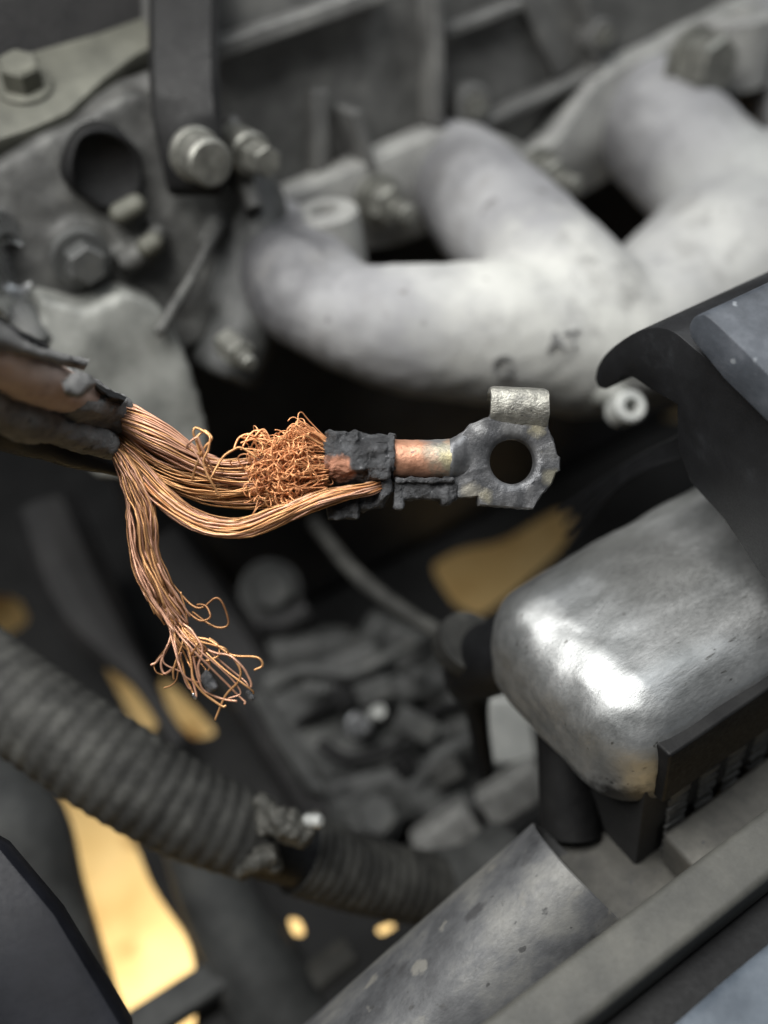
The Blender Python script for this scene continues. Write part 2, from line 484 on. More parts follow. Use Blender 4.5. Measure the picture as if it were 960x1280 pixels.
# ------------------------------------------------------------------ exhaust manifold
man = thing('exhaust_manifold', 'pale heat bleached exhaust manifold with thick curved runners bolted to the engine', 'exhaust manifold', P(620, 420, 38))
mb = MB()
ptube(mb, [(352, 300, 38.5, 40), (362, 350, 37, 62), (415, 392, 36, 66), (500, 412, 36, 80), (620, 418, 37, 90), (770, 428, 39.5, 92), (905, 350, 43, 122), (1060, 240, 47, 122)], 60, 28)
ptube(mb, [(790, 440, 39, 78), (705, 360, 38.6, 82), (645, 298, 40.5, 78), (592, 244, 43, 72), (560, 210, 45.5, 62)], 30, 24)
ptube(mb, [(1030, 370, 43, 84), (930, 270, 43.5, 80), (862, 202, 46, 78), (806, 148, 48.5, 72), (776, 118, 51, 60)], 30, 24)
ptube(mb, [(1150, 270, 46, 80), (1060, 160, 48, 80), (990, 76, 50, 72), (960, 40, 52, 68)], 30, 24)
ptube(mb, [(420, 380, 36.5, 60), (372, 318, 38.5, 54), (340, 285, 41, 44)], 20, 20)
mb = remeshed(mb, .28, 10, [(.16, .35), (.05, 1.6)])
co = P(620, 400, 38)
def bleach_soot_shade(px, py, d, r, e=1.6, c=(.13, .12, .135)):
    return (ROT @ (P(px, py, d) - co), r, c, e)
M['manifold_body'] = mat('bleached_manifold_with_soot_and_shade', [(.3, (.21, .21, .22)), (.5, (.27, .27, .278)), (.7, (.33, .33, .335))], .35, detail=8, rough=(.5, .75), bump=.45, bscale=8, grime=[((.2, .195, .19), .3, .55), ((.14, .135, .13), 1.1, .6)],
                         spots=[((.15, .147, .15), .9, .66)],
                         patch=[bleach_soot_shade(620, 400, 36, 3.4, 3.2, (.56, .56, .53)), bleach_soot_shade(740, 410, 37.5, 3.6, 3.2, (.6, .6, .565)), bleach_soot_shade(880, 360, 40, 4.0, 3.2, (.5, .5, .48)), bleach_soot_shade(960, 270, 43, 4.2, 3.2, (.4, .405, .395)),
                                bleach_soot_shade(520, 360, 35, 1.0, 2.0, (.5, .5, .49)), bleach_soot_shade(340, 360, 37, 3.3, 2.4, (.08, .08, .085)), bleach_soot_shade(420, 480, 36, 2.0, 2.0, (.08, .08, .08)), bleach_soot_shade(520, 230, 43, 3.3, 2.8, (.12, .12, .125)), bleach_soot_shade(715, 185, 47, 3.6, 2.8, (.12, .12, .125)), bleach_soot_shade(930, 80, 49, 3.0, 2.8, (.15, .15, .155))])  # left end and underside are painted shade; runner tops soot plus shade
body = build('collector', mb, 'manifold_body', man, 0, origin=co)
bvh = BVHTree.FromPolygons(mb.v, mb.f)
FO = HO + EV * 1.9
mb = MB()
up = [(300, 272), (385, 236), (470, 198), (548, 166), (600, 158), (645, 176), (672, 196), (700, 172), (745, 104), (790, 78), (870, 40), (960, -4), (1080, -66)]
lo = [(1110, 60), (985, 110), (900, 135), (850, 160), (800, 190), (760, 226), (724, 246), (670, 262), (620, 254), (560, 282), (500, 306), (430, 318), (330, 330)]
prism(mb, [on_plane(a, b, FO, EV) for a, b in up + lo], EV * -1.85)
M['flange_iron'] = mat('sooty_flange_iron', [(.3, (.18, .18, .178)), (.55, (.3, .3, .285)), (.8, (.42, .42, .4))], .4, rough=(.5, .75), bump=.3)
build('flange', mb, 'flange_iron', man, 30, bevel=.1)
for (px, py, d, rp, hh) in ((405, 262, 37.5, 43, 2.6), (922, 18, 46, 44, 3.4)):
    o = P(px, py, d); r = rp * d / F; mb = MB()
    rev(mb, o, EW, [(-hh, r * 1.05), (-.15, r), (0, r * .9), (.02, r * .42), (-.5, r * .38)], 28)
    build('boss', mb, 'flange_iron', man, 40)
bolt(man, 473, 250, 41.2, 24, 1.2, stud=1.5)
bolt(man, 676, 216, 42.6, 22, 1.2, stud=1.4)
bolt(man, 866, 78, 45, 36, 1.8, wash=1.15)


def cast_mark(text, px, py, size, rot=0.0):
    cu = bpy.data.curves.new('t', 'FONT'); cu.body = text; cu.size = 1; cu.extrude = .05; cu.align_x = 'CENTER'; cu.align_y = 'CENTER'; cu.offset = .01
    o = bpy.data.objects.new('t', cu); COL.objects.link(o)
    dg = bpy.context.evaluated_depsgraph_get(); ev = o.evaluated_get(dg); me = ev.to_mesh(); mb = MB(); vs = []
    c, s = math.cos(rot), math.sin(rot)
    for v in me.vertices:
        x = px + (v.co.x * c - v.co.y * s) * size; y = py - (v.co.x * s + v.co.y * c) * size
        dr = Vector(((x - 480) / F, (640 - y) / F, -1)).normalized()
        hit = bvh.ray_cast(Vector((0, 0, 0)), dr)[0]
        hit = hit if hit else P(x, y, 37)
        vs.append(hit - dr * (.16 if v.co.z > 0 else -.1))
    mb.add(vs, [tuple(p.vertices) for p in me.polygons]); ev.to_mesh_clear(); bpy.data.objects.remove(o)
    return build('casting_mark', mb, 'cast_mark', man, 30)


cast_mark('AT', 705, 426, 34, .1)
cast_mark('G', 628, 460, 40)

# ------------------------------------------------------------------ engine, left side
cov = thing('valve_cover', 'olive grey valve cover corner with a hex bolt in the upper left', 'engine cover', P(60, 100, 36))
CO = P(80, 110, 33.5)
def on_cov(px, py): return on_plane(px, py, CO, (EV * .5 + EW).normalized())
mb = MB(); prism(mb, [on_cov(*p) for p in ((-120, 110), (0, 74), (120, 40), (200, 12), (260, -10), (250, 30), (170, 68), (130, 98), (85, 140), (40, 160), (-20, 180), (-120, 225))], (EV * .5 + EW).normalized() * -1.4)
build('flange', mb, 'olive', cov, 30, bevel=.2)
mb = MB(); prism(mb, [on_cov(*p) + EW * 1.2 for p in ((-200, 60), (0, 18), (260, -70), (260, -400), (-300, -400))], EW * -4)
build('cover_wall', mb, 'dark_olive', cov, 30, bevel=.3)
bolt(cov, 30, 106, 33.2, 26, 1.0, (EV * .5 + EW).normalized(), 'olive')

tc = thing('timing_cover', 'pale grey cast timing cover with a dark rounded opening left of the manifold', 'timing cover', P(150, 420, 33))
mb = MB()
SO = P(150, 430, 34)
def on_tc(px, py, off=0): return on_plane(px, py, SO + EV * off, (EV + EW * .3).normalized())
prism(mb, [on_tc(*p) for p in ((50, 372), (110, 388), (160, 366), (205, 384), (238, 455), (262, 540), (255, 600), (120, 600), (50, 500))], EV * -2.2)
mb = remeshed(mb, .2, 4, [(.12, .5)])
build('front_plate', mb, 'pale_cast', tc, 0)
mb = MB()
prism(mb, [on_tc(*p, -1.6) for p in ((-160, 215), (0, 205), (60, 170), (170, 112), (262, 150), (300, 250), (262, 420), (200, 470), (-160, 470))], EV * -3)
ptube(mb, [(-60, 240, 34.5, 26), (40, 205, 34.5, 30), (110, 150, 35, 26), (200, 110, 35.5, 24)], 20, 14)
rev(mb, P(104, 326, 34.2), EV, [(-1.5, 1.75), (.0, 1.5), (.1, 1.35)], 28)
ptube(mb, [(66, 250, 34.8, 10), (80, 275, 34.6, 12), (110, 285, 34.6, 12), (160, 262, 34.6, 14), (190, 232, 34.8, 12), (196, 190, 35.2, 8)], 24, 12)
ptube(mb, [(150, 330, 34.4, 16), (186, 312, 34.3, 18), (200, 282, 34.6, 12)], 10, 12)
ptube(mb, [(196, 420, 34, 9), (240, 345, 34.8, 9), (278, 276, 36, 8)], 14, 10)
mb = remeshed(mb, .2, 4, [(.16, .5), (.06, 1.5)])
build('rear_casting', mb, 'grey_cast', tc, 0)
mb = MB(); rev(mb, P(132, 212, 32.9), EV, [(-1, 1.5), (.1, 1.45), (.16, 1.3), (-.1, 1.2)], 28); mb.v = [v + Vector(noise.noise_vector(v * .6)) * .35 for v in mb.v]; hb = build('dark_opening', mb, 'strap', tc, 0)  # black disc put in for the shade inside the opening
for px, py, rx, ry, rt in ((160, 262, .75, .42, .5), (188, 306, .55, .4, .6)):
    rm = Matrix.Rotation(rt, 3, 'Z'); mb = MB(); rbox(mb, P(px, py, 33.8), [rm @ a for a in ID], (rx, ry, .4), .38, 4, 2); build('pad', mb, 'olive', tc, 40)
bolt(tc, 102, 324, 33.4, 25, 1.0, mt='dark_grey', wash=1.5, sides=6)
mb = MB(); ptube(mb, [(278, 390, 37, 22), (300, 250, 38, 45), (330, 330, 37.5, 40), (280, 470, 38, 46)], 24, 16); mb = remeshed(mb, .25, 8, [(.15, .5)])
build('shadowed_arm', mb, 'dark_grey', tc, 0)
bolt(tc, 284, 428, 35.5, 19, 1.5, mt='bolt', wash=0, stud=.8)

pul = thing('pulley', 'shiny steel pulley edge at the left border above the cable', 'pulley', P(-10, 320, 32))
mb = MB(); rev(mb, P(-22, 336, 32.4), EV * .6 + EU * .8, [(-3, 2.0), (-1.4, 2.0), (-1.2, 1.6), (-.8, 1.6), (-.6, 2.1), (1.0, 2.1), (1.2, 1.95), (1.25, 1.2), (.8, 1.1)], 48)
build('rim', mb, 'chrome', pul, 30)
mb = MB(); ptube(mb, [(-40, 420, 32.5, 30), (20, 400, 33, 30), (50, 440, 33, 26)], 14, 14); build('bracket', remeshed(mb, .2, 5), 'dark_grey', pul, 0)

st = thing('black_strap', 'black painted steel strap hanging down in front of the engine at top', 'bracket', P(230, 200, 33))
S0 = P(228, 40, 33.0)
mb = MB()
strap = [(232, -70, 34.2), (230, 20, 33.4), (230, 90, 33), (234, 150, 33), (240, 205, 33.4), (244, 240, 34)]
vs = []; fs = []
sp = spline(strap, 24)
for i, (a, b, d) in enumerate(sp):
    p = P(a, b, d); hw = 44 * d / F * (1 if b < 150 else max(.75, 1 - (b - 150) / 400))
    for (sx, sz) in ((-1, .0), (-.8, .28), (.8, .28), (1, 0), (.8, -.25), (-.8, -.25)):
        vs.append(p + Vector((1, 0, 0)) * (sx * hw) + Vector((0, .3, 1)) * sz)
for i in range(len(sp) - 1):
    for k in range(6):
        k2 = (k + 1) % 6; fs.append((i * 6 + k, i * 6 + k2, i * 6 + 6 + k2, i * 6 + 6 + k))
fs += [tuple(range(6)), tuple(range(len(vs) - 6, len(vs)))[::-1]]
mb.add(vs, fs); build('strap_plate', mb, 'strap', st, 45)
bolt(st, 246, 194, 32.6, 29, 1.5, wash=1.15, sides=18, mt='bolt')
mb = MB(); rev(mb, P(309, 190, 35), EV, [(-1.5, .85), (.4, .85), (.5, .75)], 20); rev(mb, P(309, 190, 35), EV, [(.4, .62), (1.9, .62), (2, .55)], 6)
build('spacer_nut', mb, 'bolt', st, 30)
mb = MB(); ptube(mb, [(290, 150, 36, 10), (296, 190, 36, 15), (318, 262, 36, 12)], 10, 10); build('clip', mb, 'head', st, 40)

# ================================================================== MID DEPTH: below the cable
gb = thing('gearbox_housing', 'grimy dark grey ribbed gearbox housing deep below the terminal', 'gearbox', P(480, 920, 48))
mb = MB()
for (px, py, d, hx, hy, hz, ry) in ((420, 880, 48, 3.4, 3.0, 2, .3), (520, 830, 50, 3.6, 2.0, 2, -.4), (560, 930, 48, 2.6, 2.6, 2, .5), (470, 985, 46, 2.6, 1.4, 2, .2), (390, 820, 51, 2.5, 1.5, 2, .1), (600, 850, 50, 2.0, 2.0, 2, .7)):
    rm = Matrix.Rotation(ry, 3, 'Z'); rbox(mb, P(px, py, d), [rm @ a for a in ID], (hx, hy, hz), .4, 2, 2)
ptube(mb, [(380, 850, 46.6, 20), (470, 870, 46, 24), (560, 850, 46.5, 18)], 12, 12)
ptube(mb, [(500, 970, 45, 34), (540, 1000, 45, 36), (590, 1020, 45, 30)], 12, 12)
build('housing', remeshed(mb, .25, 5, [(.35, .45), (.15, 1.4)]), 'dark_grey', gb, 0)
bolt(gb, 448, 906, 44.8, 14, 1.0, Vector((.2, .3, 1)), 'chrome', 1.2)
bolt(gb, 470, 890, 45.2, 10, .8, Vector((.2, .3, 1)), 'pale', 1.2)
bolt(gb, 470, 1020, 44, 26, 1.0, Vector((.1, .4, 1)), 'dark_grey', 1.3)
mb = MB(); tube(mb, [P(322, 866, 46), P(352, 920, 46), P(392, 982, 45.6), P(412, 988, 45.4), P(448, 962, 45.4)], .5, 10)
build('edge_rib', mb, 'dark_grey', gb, 40)

pp = MB(); ptube(pp, [(392, 652, 46, 9), (412, 678, 45, 9), (450, 722, 43, 10), (510, 768, 41, 10), (560, 796, 39, 10), (592, 812, 37, 10)], 40, 12)
tag(build('thin_pipe', pp, 'rubber', smooth=60), 'thin grey pipe curving down to the hose by the aluminium tank', 'pipe')

el = thing('rubber_elbow', 'black rubber elbow hose with a grey clamp joined to the aluminium tank', 'hose', P(600, 830, 31))
mb = MB(); ptube(mb, [(690, 800, 29.5, 44), (640, 815, 30.5, 46), (604, 828, 32, 45), (588, 846, 33.5, 34), (596, 890, 35, 15), (606, 965, 37, 13)], 40, 24); build('hose_body', mb, 'plastic', el, 60)
mb = MB(); ptube(mb, [(588, 800, 31.3, 40), (578, 812, 31.9, 41), (572, 822, 32.2, 30)], 8, 24); build('hose_clamp', mb, 'rubber', el, 60)

for (px, py, d, hx, hy, rot, mt, lb) in ((636, 908, 44, 1.15, 1.7, .12, 'pale', 'bright pale metal block in the gap left of the black post'),
                                     (640, 990, 42, 1.7, .9, .55, 'fin', 'grey metal block below the bright pale block'),
                                     (556, 1040, 42, 1.6, .8, .6, 'fin', 'dull grey block at the end of the corrugated hose')):
    rm = Matrix.Rotation(rot, 3, 'Z'); mb = MB(); rbox(mb, P(px, py, d), [rm @ a for a in ID], (hx, hy, .8), .25, 3, 2, (.12, .8))
    tag(build('metal_block', mb, mt, smooth=60), lb, 'metal block')

bm_ = MB(); ptube(bm_, [(200, 680, 50, 40), (280, 800, 49, 40), (360, 930, 48, 36), (430, 1060, 46, 30)], 30, 8)
tag(build('steel_beam', bm_, 'oily_shade', smooth=30), 'dark steel beam running diagonally behind the frayed copper ends', 'beam')
bm_ = MB(); ptube(bm_, [(60, 640, 54, 40), (110, 760, 52, 44), (176, 850, 50, 14), (224, 930, 49, 12)], 30, 10)
tag(build('steel_beam', bm_, 'oily_shade', smooth=30), 'dark steel arm between the ochre floor gaps above the corrugated hose', 'beam')
bm_ = MB(); ptube(bm_, [(230, 1000, 43, 40), (270, 1120, 42, 46), (330, 1230, 41, 56), (390, 1330, 40, 60)], 30, 12)
tag(build('suspension_arm', bm_, 'dark_grey', smooth=40), 'dark tapering suspension arm below the corrugated hose', 'suspension arm')
bm_ = MB(); ptube(bm_, [(330, 1300, 40, 26), (380, 1240, 41, 24), (440, 1190, 42, 22)], 20, 8)
tag(build('brown_strut', bm_, 'dust', smooth=30), 'dull brown strut at the bottom beside the grey duct', 'strut')
bm_ = MB(); ptube(bm_, [(-60, 970, 40, 58), (20, 1030, 40, 58), (62, 1130, 40, 46), (118, 1260, 40, 32), (150, 1330, 40, 30)], 24, 16)
tag(build('frame_tube', bm_, 'dark_grey', smooth=40), 'greenish grey frame tube left of the large yellow floor opening', 'frame tube')
mb = thing('drain_plug', 'dim round plug head in the dark below the copper loop', 'plug', P(340, 740, 50))
bolt(mb, 338, 738, 50, 28, 1.2, Vector((.2, .2, 1)), 'dark_grey', 1.4)
mb = MB(); ptube(mb, [(300, 770, 51, 24), (350, 778, 50, 20), (385, 760, 50, 16)], 10, 10); tag(build('small_bracket', mb, 'oily_shade', smooth=40), 'dim black bracket under the round plug head', 'bracket')

ps = thing('pipe_stub', 'small pale pipe end with a round bore under the black shroud hook', 'pipe', P(788, 505, 36))
mb = MB(); o = P(790, 507, 35); ax = Vector((.15, .1, 1)).normalized()
rev(mb, o, ax, [(-1.2, .66), (-.1, .66), (0, .56), (0, .33), (-.8, .33)], 24, True, True); build('pipe_wall', mb, 'pale', ps, 30)
mb = MB(); ptube(mb, [(700, 478, 39, 20), (745, 488, 37, 18), (780, 500, 36.2, 16)], 10, 12); build('bracket', mb, 'pale_cast', ps, 40)
mb = MB()
for k in range(4):
    ptube(mb, [(700 + k * 4, 640 + 14 * k, 38, 3), (760, 598 + 8 * k, 34, 4), (800, 572 + 6 * k, 31, 4), (866, 540 + 8 * k, 29, 5)], 16, 6)
tag(build('wire_loom', mb, 'plastic', smooth=60), 'dark thin wires running behind the shroud above the aluminium tank', 'wires')

for (pts, r_, mt_) in (
    ([(340, 860, 46), (380, 838, 45.5), (440, 842, 45.2), (500, 812, 46), (540, 790, 47)], .34, 'dark_grey'),
    ([(400, 930, 45), (440, 950, 44.2), (500, 930, 44.4), (540, 890, 45.4), (585, 880, 46)], .3, 'strap'),
    ([(520, 985, 44), (548, 945, 44), (590, 925, 44.6)], .42, 'dark_grey'),
    ([(372, 905, 46), (410, 880, 45), (430, 850, 45.4)], .26, 'strap'),
):
    mb = MB(); tube(mb, [P(*q) for q in spline([tuple(map(float, p)) for p in pts], 30)], r_, 10); build('oil_line', mb, mt_, gb, 60)
for (px, py, d, hx, hy, rt, mt_) in ((468, 862, 44.8, .9, .55, .35, 'dark_grey'), (520, 905, 44.6, 1.1, .6, -.5, 'dark_grey'), (556, 962, 44, .8, .6, .5, 'grey_cast'), (430, 872, 45, .6, .5, .3, 'strap'), (505, 955, 44, .5, .5, .7, 'strap')):
    rm = Matrix.Rotation(rt, 3, 'Z'); mb = MB(); rbox(mb, P(px, py, d), [rm @ a for a in ID], (hx, hy, .6), .12, 2, 1); build('cast_block', mb, mt_, gb, 40)
for (px, py, rp) in ((520, 842, 10), (402, 862, 9), (552, 915, 9), (486, 930, 8)):
    bolt(gb, px, py, 44.6, rp * .7, .4, Vector((.2, .4, 1)), 'dark_grey', 1.3)

bm_ = MB(); rbox(bm_, on_plane(200, 1268, TO + EW * 1.5, EW), (EU, EV, EW), (4.2, .8, .5), .2, 3, 2)
tag(build('crosspiece', bm_, 'dark_grey', smooth=40), 'grimy steel crosspiece at the foot of the large yellow opening', 'crosspiece')

# ------------------------------------------------------------------ corrugated hose
ch = thing('corrugated_hose', 'grey ribbed corrugated hose crossing the lower left with a dusty clamp', 'hose', P(160, 960, 31))


def corr(mb, path, pitch_px, amp, nsides=28):
    s = spline(path, 400); pts = [P(a, b, c) for a, b, c, r in s]; L = 0; cum = [0]
    for i in range(1, len(pts)):
        L += (pts[i] - pts[i - 1]).length; cum.append(L)
    pit = pitch_px * path[0][2] / F; rr = []
    for (a, b, c, r), l in zip(s, cum):
        ph = math.cos(2 * math.pi * l / pit)
        rr.append(r * c / F * (1 + amp * ph))
    return tube(mb, pts, rr, nsides)


mb = corr(MB(), [(-160, 732, 31.5, 62), (-60, 818, 31, 61), (40, 891, 30.5, 61), (138, 957, 30.5, 61), (232, 1012, 31, 58), (322, 1048, 31.8, 51)], 19.5, .014)
build('ribbed_section', mb, 'rubber', ch, 0)
mb = corr(MB(), [(375, 1066, 33, 50), (440, 1090, 34, 46), (500, 1104, 35, 44), (545, 1112, 36, 43)], 15, .014)
build('ribbed_section', mb, 'rubber', ch, 0)
mb = MB(); ptube(mb, [(310, 1046, 32.2, 44), (350, 1060, 32.6, 42), (400, 1074, 33.2, 42)], 12, 24); build('joint_sleeve', mb, 'plastic', ch, 60)
mb = MB()
ptube(mb, [(322, 1000, 30.3, 10), (345, 1028, 29.9, 20), (372, 1040, 30, 17), (398, 1022, 30.4, 9)], 12, 12)
rbox(mb, P(348, 1030, 30), ID, (.7, .45, .4), .15, 2, 1); rbox(mb, P(330, 1072, 30.4), ID, (.5, .5, .4), .2, 2, 1)
ptube(mb, [(300, 1095, 30.4, 8), (320, 1078, 30, 12), (345, 1068, 30, 10)], 10, 10)
cl = build('clamp', remeshed(mb, .09, 3, [(.25, 1.6), (.1, 5)]), 'clamp', ch, 0)
mb = MB(); rev(mb, P(392, 1026, 30), Vector((.8, .15, .5)), [(-.3, .24), (.25, .24), (.34, .17)], 14); build('clamp_screw', mb, 'pale', cl, 40)
mb = MB(); ptube(mb, [(540, 1112, 36, 46), (590, 1106, 37, 50), (640, 1080, 38, 54)], 12, 20); build('hose_end', mb, 'dark_grey', ch, 60)

# ================================================================== RIGHT: radiator, shroud, post
A = P(580, 734, 27.7)
rad = thing('radiator', 'radiator with a rounded cast aluminium end tank and dusty fins at right', 'radiator', A + EV * 4 - EW * 10)
TW, TH, TL = 7.5, 5.2, 17.0
tc_ = A + EU * TL / 2 + EV * TW / 2 - EW * TH / 2
mb = MB(); rbox(mb, tc_, AX, (TL / 2, TW / 2, TH / 2), 1.95, 14, 26)
vs = []
for v in mb.v:
    q = v - tc_
    k = noise.noise(v * .55) * .07 + noise.noise(v * 1.3 + Vector((9, 2, 4))) * .045 + noise.noise(v * 3) * .012
    n_ = Vector((0, .5, .8))
    vs.append(v + (v - (tc_ + EU * max(-TL / 2 + 2, min(TL / 2, q.dot(EU))))).normalized() * k)
mb.v = vs
to_ = A + EV * TW
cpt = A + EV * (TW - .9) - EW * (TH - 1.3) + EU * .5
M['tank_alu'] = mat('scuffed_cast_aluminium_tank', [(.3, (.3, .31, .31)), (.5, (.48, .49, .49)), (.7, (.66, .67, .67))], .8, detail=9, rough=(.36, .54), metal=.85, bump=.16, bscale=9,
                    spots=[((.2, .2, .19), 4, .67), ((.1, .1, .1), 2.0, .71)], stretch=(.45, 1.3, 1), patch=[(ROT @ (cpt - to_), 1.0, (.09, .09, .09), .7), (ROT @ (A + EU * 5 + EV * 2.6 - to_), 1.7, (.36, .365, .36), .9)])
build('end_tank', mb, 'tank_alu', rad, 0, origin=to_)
Bc = A + EV * TW
mb = MB(); rbox(mb, Bc + EU * 9.9 - EW * 2.4 - EV * .08, AX, (8.6, .3, 1.2), .1, 3, 1); build('header_strip', mb, 'strap', rad, 30)
mb = MB(); rbox(mb, Bc + EU * 10.2 - EW * 11.6 - EV * 2.2, AX, (9.2, 2.0, 8.4), .1, 1, 1); build('core', mb, 'tray', rad, 30)
for i in range(13):
    mb = MB(); z0 = -3.6; n = 62
    for k in range(n):
        w_ = z0 - k * .23; s = 1 if k % 2 else -1
        c = Bc + EU * (2.5 + i * 1.2 + random.uniform(-.05, .05)) + EW * (w_ + random.uniform(-.03, .03)) - EV * (.3 + random.random() * .05)
        rbox(mb, c, ((EU + EW * .15 * s).normalized(), EV, (EW - EU * .15 * s).normalized()), (.4, .22, .085), .02, 1, 1)
    build('fin_column', mb, 'fin', rad, 30)

po = MB(); ptube(po, [(706, 860, 29.5, 40), (710, 950, 29.2, 38), (714, 1042, 29, 38)], 12, 24)
tag(build('black_post', po, 'strap', smooth=40), 'black round post standing under the aluminium tank', 'post')

sh = thing('shroud', 'black plastic fan shroud with a hooked lip over the aluminium tank', 'shroud', P(860, 500, 26))
SHO = P(800, 450, 25.6)
def on_sh(px, py, off=0): return on_plane(px, py, SHO + EU * off, EU)
def smooth_px(pts, n): return spline([tuple(map(float, p)) for p in pts], n)
prof = smooth_px([(743, 474), (747, 457), (758, 441), (778, 425), (800, 413), (822, 409), (842, 415), (862, 431), (900, 463), (1000, 552)], 36)
prof += [(1000, 780), (945, 712), (905, 650), (862, 602), (847, 560), (846, 522)]
prof += smooth_px([(846, 506), (815, 488), (794, 474), (781, 470), (770, 478), (757, 487), (747, 484)], 18)
mb = MB(); prism(mb, [on_sh(*p) for p in prof], EU * 24); build('hood', mb, 'plastic', sh, 35, bevel=.06)
prof = smooth_px([(864, 424), (861, 410), (866, 398), (878, 393), (892, 402), (925, 433), (960, 468), (1020, 525)], 30) + [(1020, 580), (960, 528), (905, 474)]
mb = MB(); prism(mb, [on_sh(*p, -.35) for p in prof], EU * 24); build('ridge', mb, 'dusty_plastic', sh, 35, bevel=.06)

# ------------------------------------------------------------------ lower right, near the viewer
dp = thing('grey_duct', 'grimy grey tapering duct lying in the lower right foreground', 'duct', P(620, 1180, 26))
a0 = P(728, 1094, 26.4); a1 = P(475, 1362, 26.0); ax = (a1 - a0).normalized(); ln = (a1 - a0).length
mb = MB(); prof = [(.3, 1.9), (0, 1.95), (-.02, 2.0), (.02, 2.06), (.2, 2.08)] + [(.2 + ln * 1.2 * k / 24, 2.08 + .9 * k / 24) for k in range(1, 25)]
rev(mb, a0, ax, prof, 64)
mb.v = [v + Vector((0, .6, .8)) * noise.noise(v * .7) * .08 for v in mb.v]
build('duct_shell', mb, 'grey_pipe', dp, 35)
mb = MB(); rbox(mb, P(772, 1090, 28.2), AX, (2.0, 1.9, .5), .12, 3, 3, (.05, .9))
tag(build('mounting_plate', mb, 'dust', smooth=40), 'dusty brown mounting plate between the duct and the radiator fins', 'plate')
mb = MB(); rbox(mb, P(838, 1060, 26.6) + EU * 6.5 + EV * .6 - EW * .5, AX, (6.5, 1.0, .8), .2, 3, 3, (.08, .7))
tag(build('lower_crossbar', mb, 'dust', smooth=40), 'grubby dark crossbar at the foot of the radiator fins', 'crossbar')

R0 = P(590, 1284, 20.5)
mb = MB(); rbox(mb, R0 + EU * 8 + EV * .7 - EW * .6, AX, (12, .7, .6), .22, 4, 2)
tag(build('support_rail', mb, 'rail', smooth=40), 'dusty grey green rail slanting across the lower right corner', 'rail')
mb = MB(); rbox(mb, R0 + EU * 8 + EV * 1.9 - EW * 1.6, AX, (12, .6, .5), .16, 3, 2)
tag(build('rail_gutter', mb, 'strap', smooth=40), 'dark sunken gutter between the slanted rail and blue panel', 'gutter')
mb = MB(); rbox(mb, R0 + EU * 9 + EV * 4.9 - EW * 1.5, AX, (12, 2.6, .6), .3, 4, 8, (.12, .8))
tag(build('front_panel', mb, 'blue_paint', smooth=40), 'blue grey painted body panel with chipped edge at the bottom right corner', 'body panel')
mb = MB(); prism(mb, [P(-80, 1010, 23), P(0, 1056, 22.5), P(70, 1140, 22), P(160, 1290, 21), P(170, 1420, 20), P(-150, 1420, 20)], Vector((-.2, -.3, -1)) * 1.5)
tag(build('dark_panel', mb, 'gloss_black', smooth=35, bevel=.35), 'glossy dark blue panel edge in the bottom left corner', 'body panel')

# ================================================================== TERMINAL
tm = thing('cable_terminal', 'tarnished grey cable terminal with a round eye and charred crimp', 'cable terminal', Q(640, 632, -.2))
HC = (640.0, 577.0)
poly = [(587, 531), (600, 526), (611, 522), (620, 500), (676, 500), (683, 520), (685, 536), (693, 555), (696, 569), (700, 572), (700, 588), (695, 591), (689, 606), (677, 619), (671, 628), (666, 637), (632, 635), (598, 632), (596, 621), (572, 623), (556, 618), (552, 600), (553, 570), (566, 552)]


def ray_r(an):
    dx, dy = math.cos(an), math.sin(an); best = 0
    for i in range(len(poly)):
        x0, y0 = poly[i][0] - HC[0], poly[i][1] - HC[1]; x1, y1 = poly[(i + 1) % len(poly)][0] - HC[0], poly[(i + 1) % len(poly)][1] - HC[1]
        ex, ey = x1 - x0, y1 - y0; den = dx * ey - dy * ex
        if abs(den) < 1e-9: continue
        t = (x0 * ey - y0 * ex) / den; s = (x0 * dy - y0 * dx) / den
        if t > 0 and -1e-6 <= s <= 1 + 1e-6: best = max(best, t)
    return best


angs = sorted(set([round(2 * math.pi * k / 150, 5) for k in range(150)] + [round(math.atan2(y - HC[1], x - HC[0]) % (2 * math.pi), 5) for x, y in poly]))
rings = []


def tilt(x, y):      # the plate leans back a little to the right
    return -.05 * (x - 640) / 45 + .03 * (577 - y) / 45


for an in angs:
    R = ray_r(an); c, s = math.cos(an), math.sin(an); st_ = []
    sec = [(28, -.3), (28.3, .06), (29, .1), (32, .16), (35.5, .2)] + [(35.5 + (R - 2.2 - 35.5) * f, .2) for f in (.25, .5, .75, 1)] + [(R - .7, .17), (R, .1), (R, -.25), (R - 2, -.3)]
    for (rr, z) in sec:
        x, y = HC[0] + c * rr, HC[1] + s * rr
        nz = noise.noise(Vector((x / 18, y / 18, 3))) * .03 + noise.noise(Vector((x / 6, y / 6, 8))) * .016
        if rr == R: x += noise.noise(Vector((x / 8, y / 8, 1))) * 1.4; y += noise.noise(Vector((x / 8, y / 8, 5))) * 1.4
        st_.append(Q(x, y, z + tilt(x, y) + (nz if z > .15 else 0)))
    rings.append(st_)
mb = MB(); k = len(rings[0]); n = len(rings)
vs = [p for r in rings for p in r]; fs = []
for i in range(n):
    for j in range(k):
        fs.append((i * k + j, i * k + (j + 1) % k, ((i + 1) % n) * k + (j + 1) % k, ((i + 1) % n) * k + j))
po_ = Q(640, 577)
def pt(px, py, r, c, e=.22): return (ROT @ (Q(px, py, .2) - po_), r, c, e)
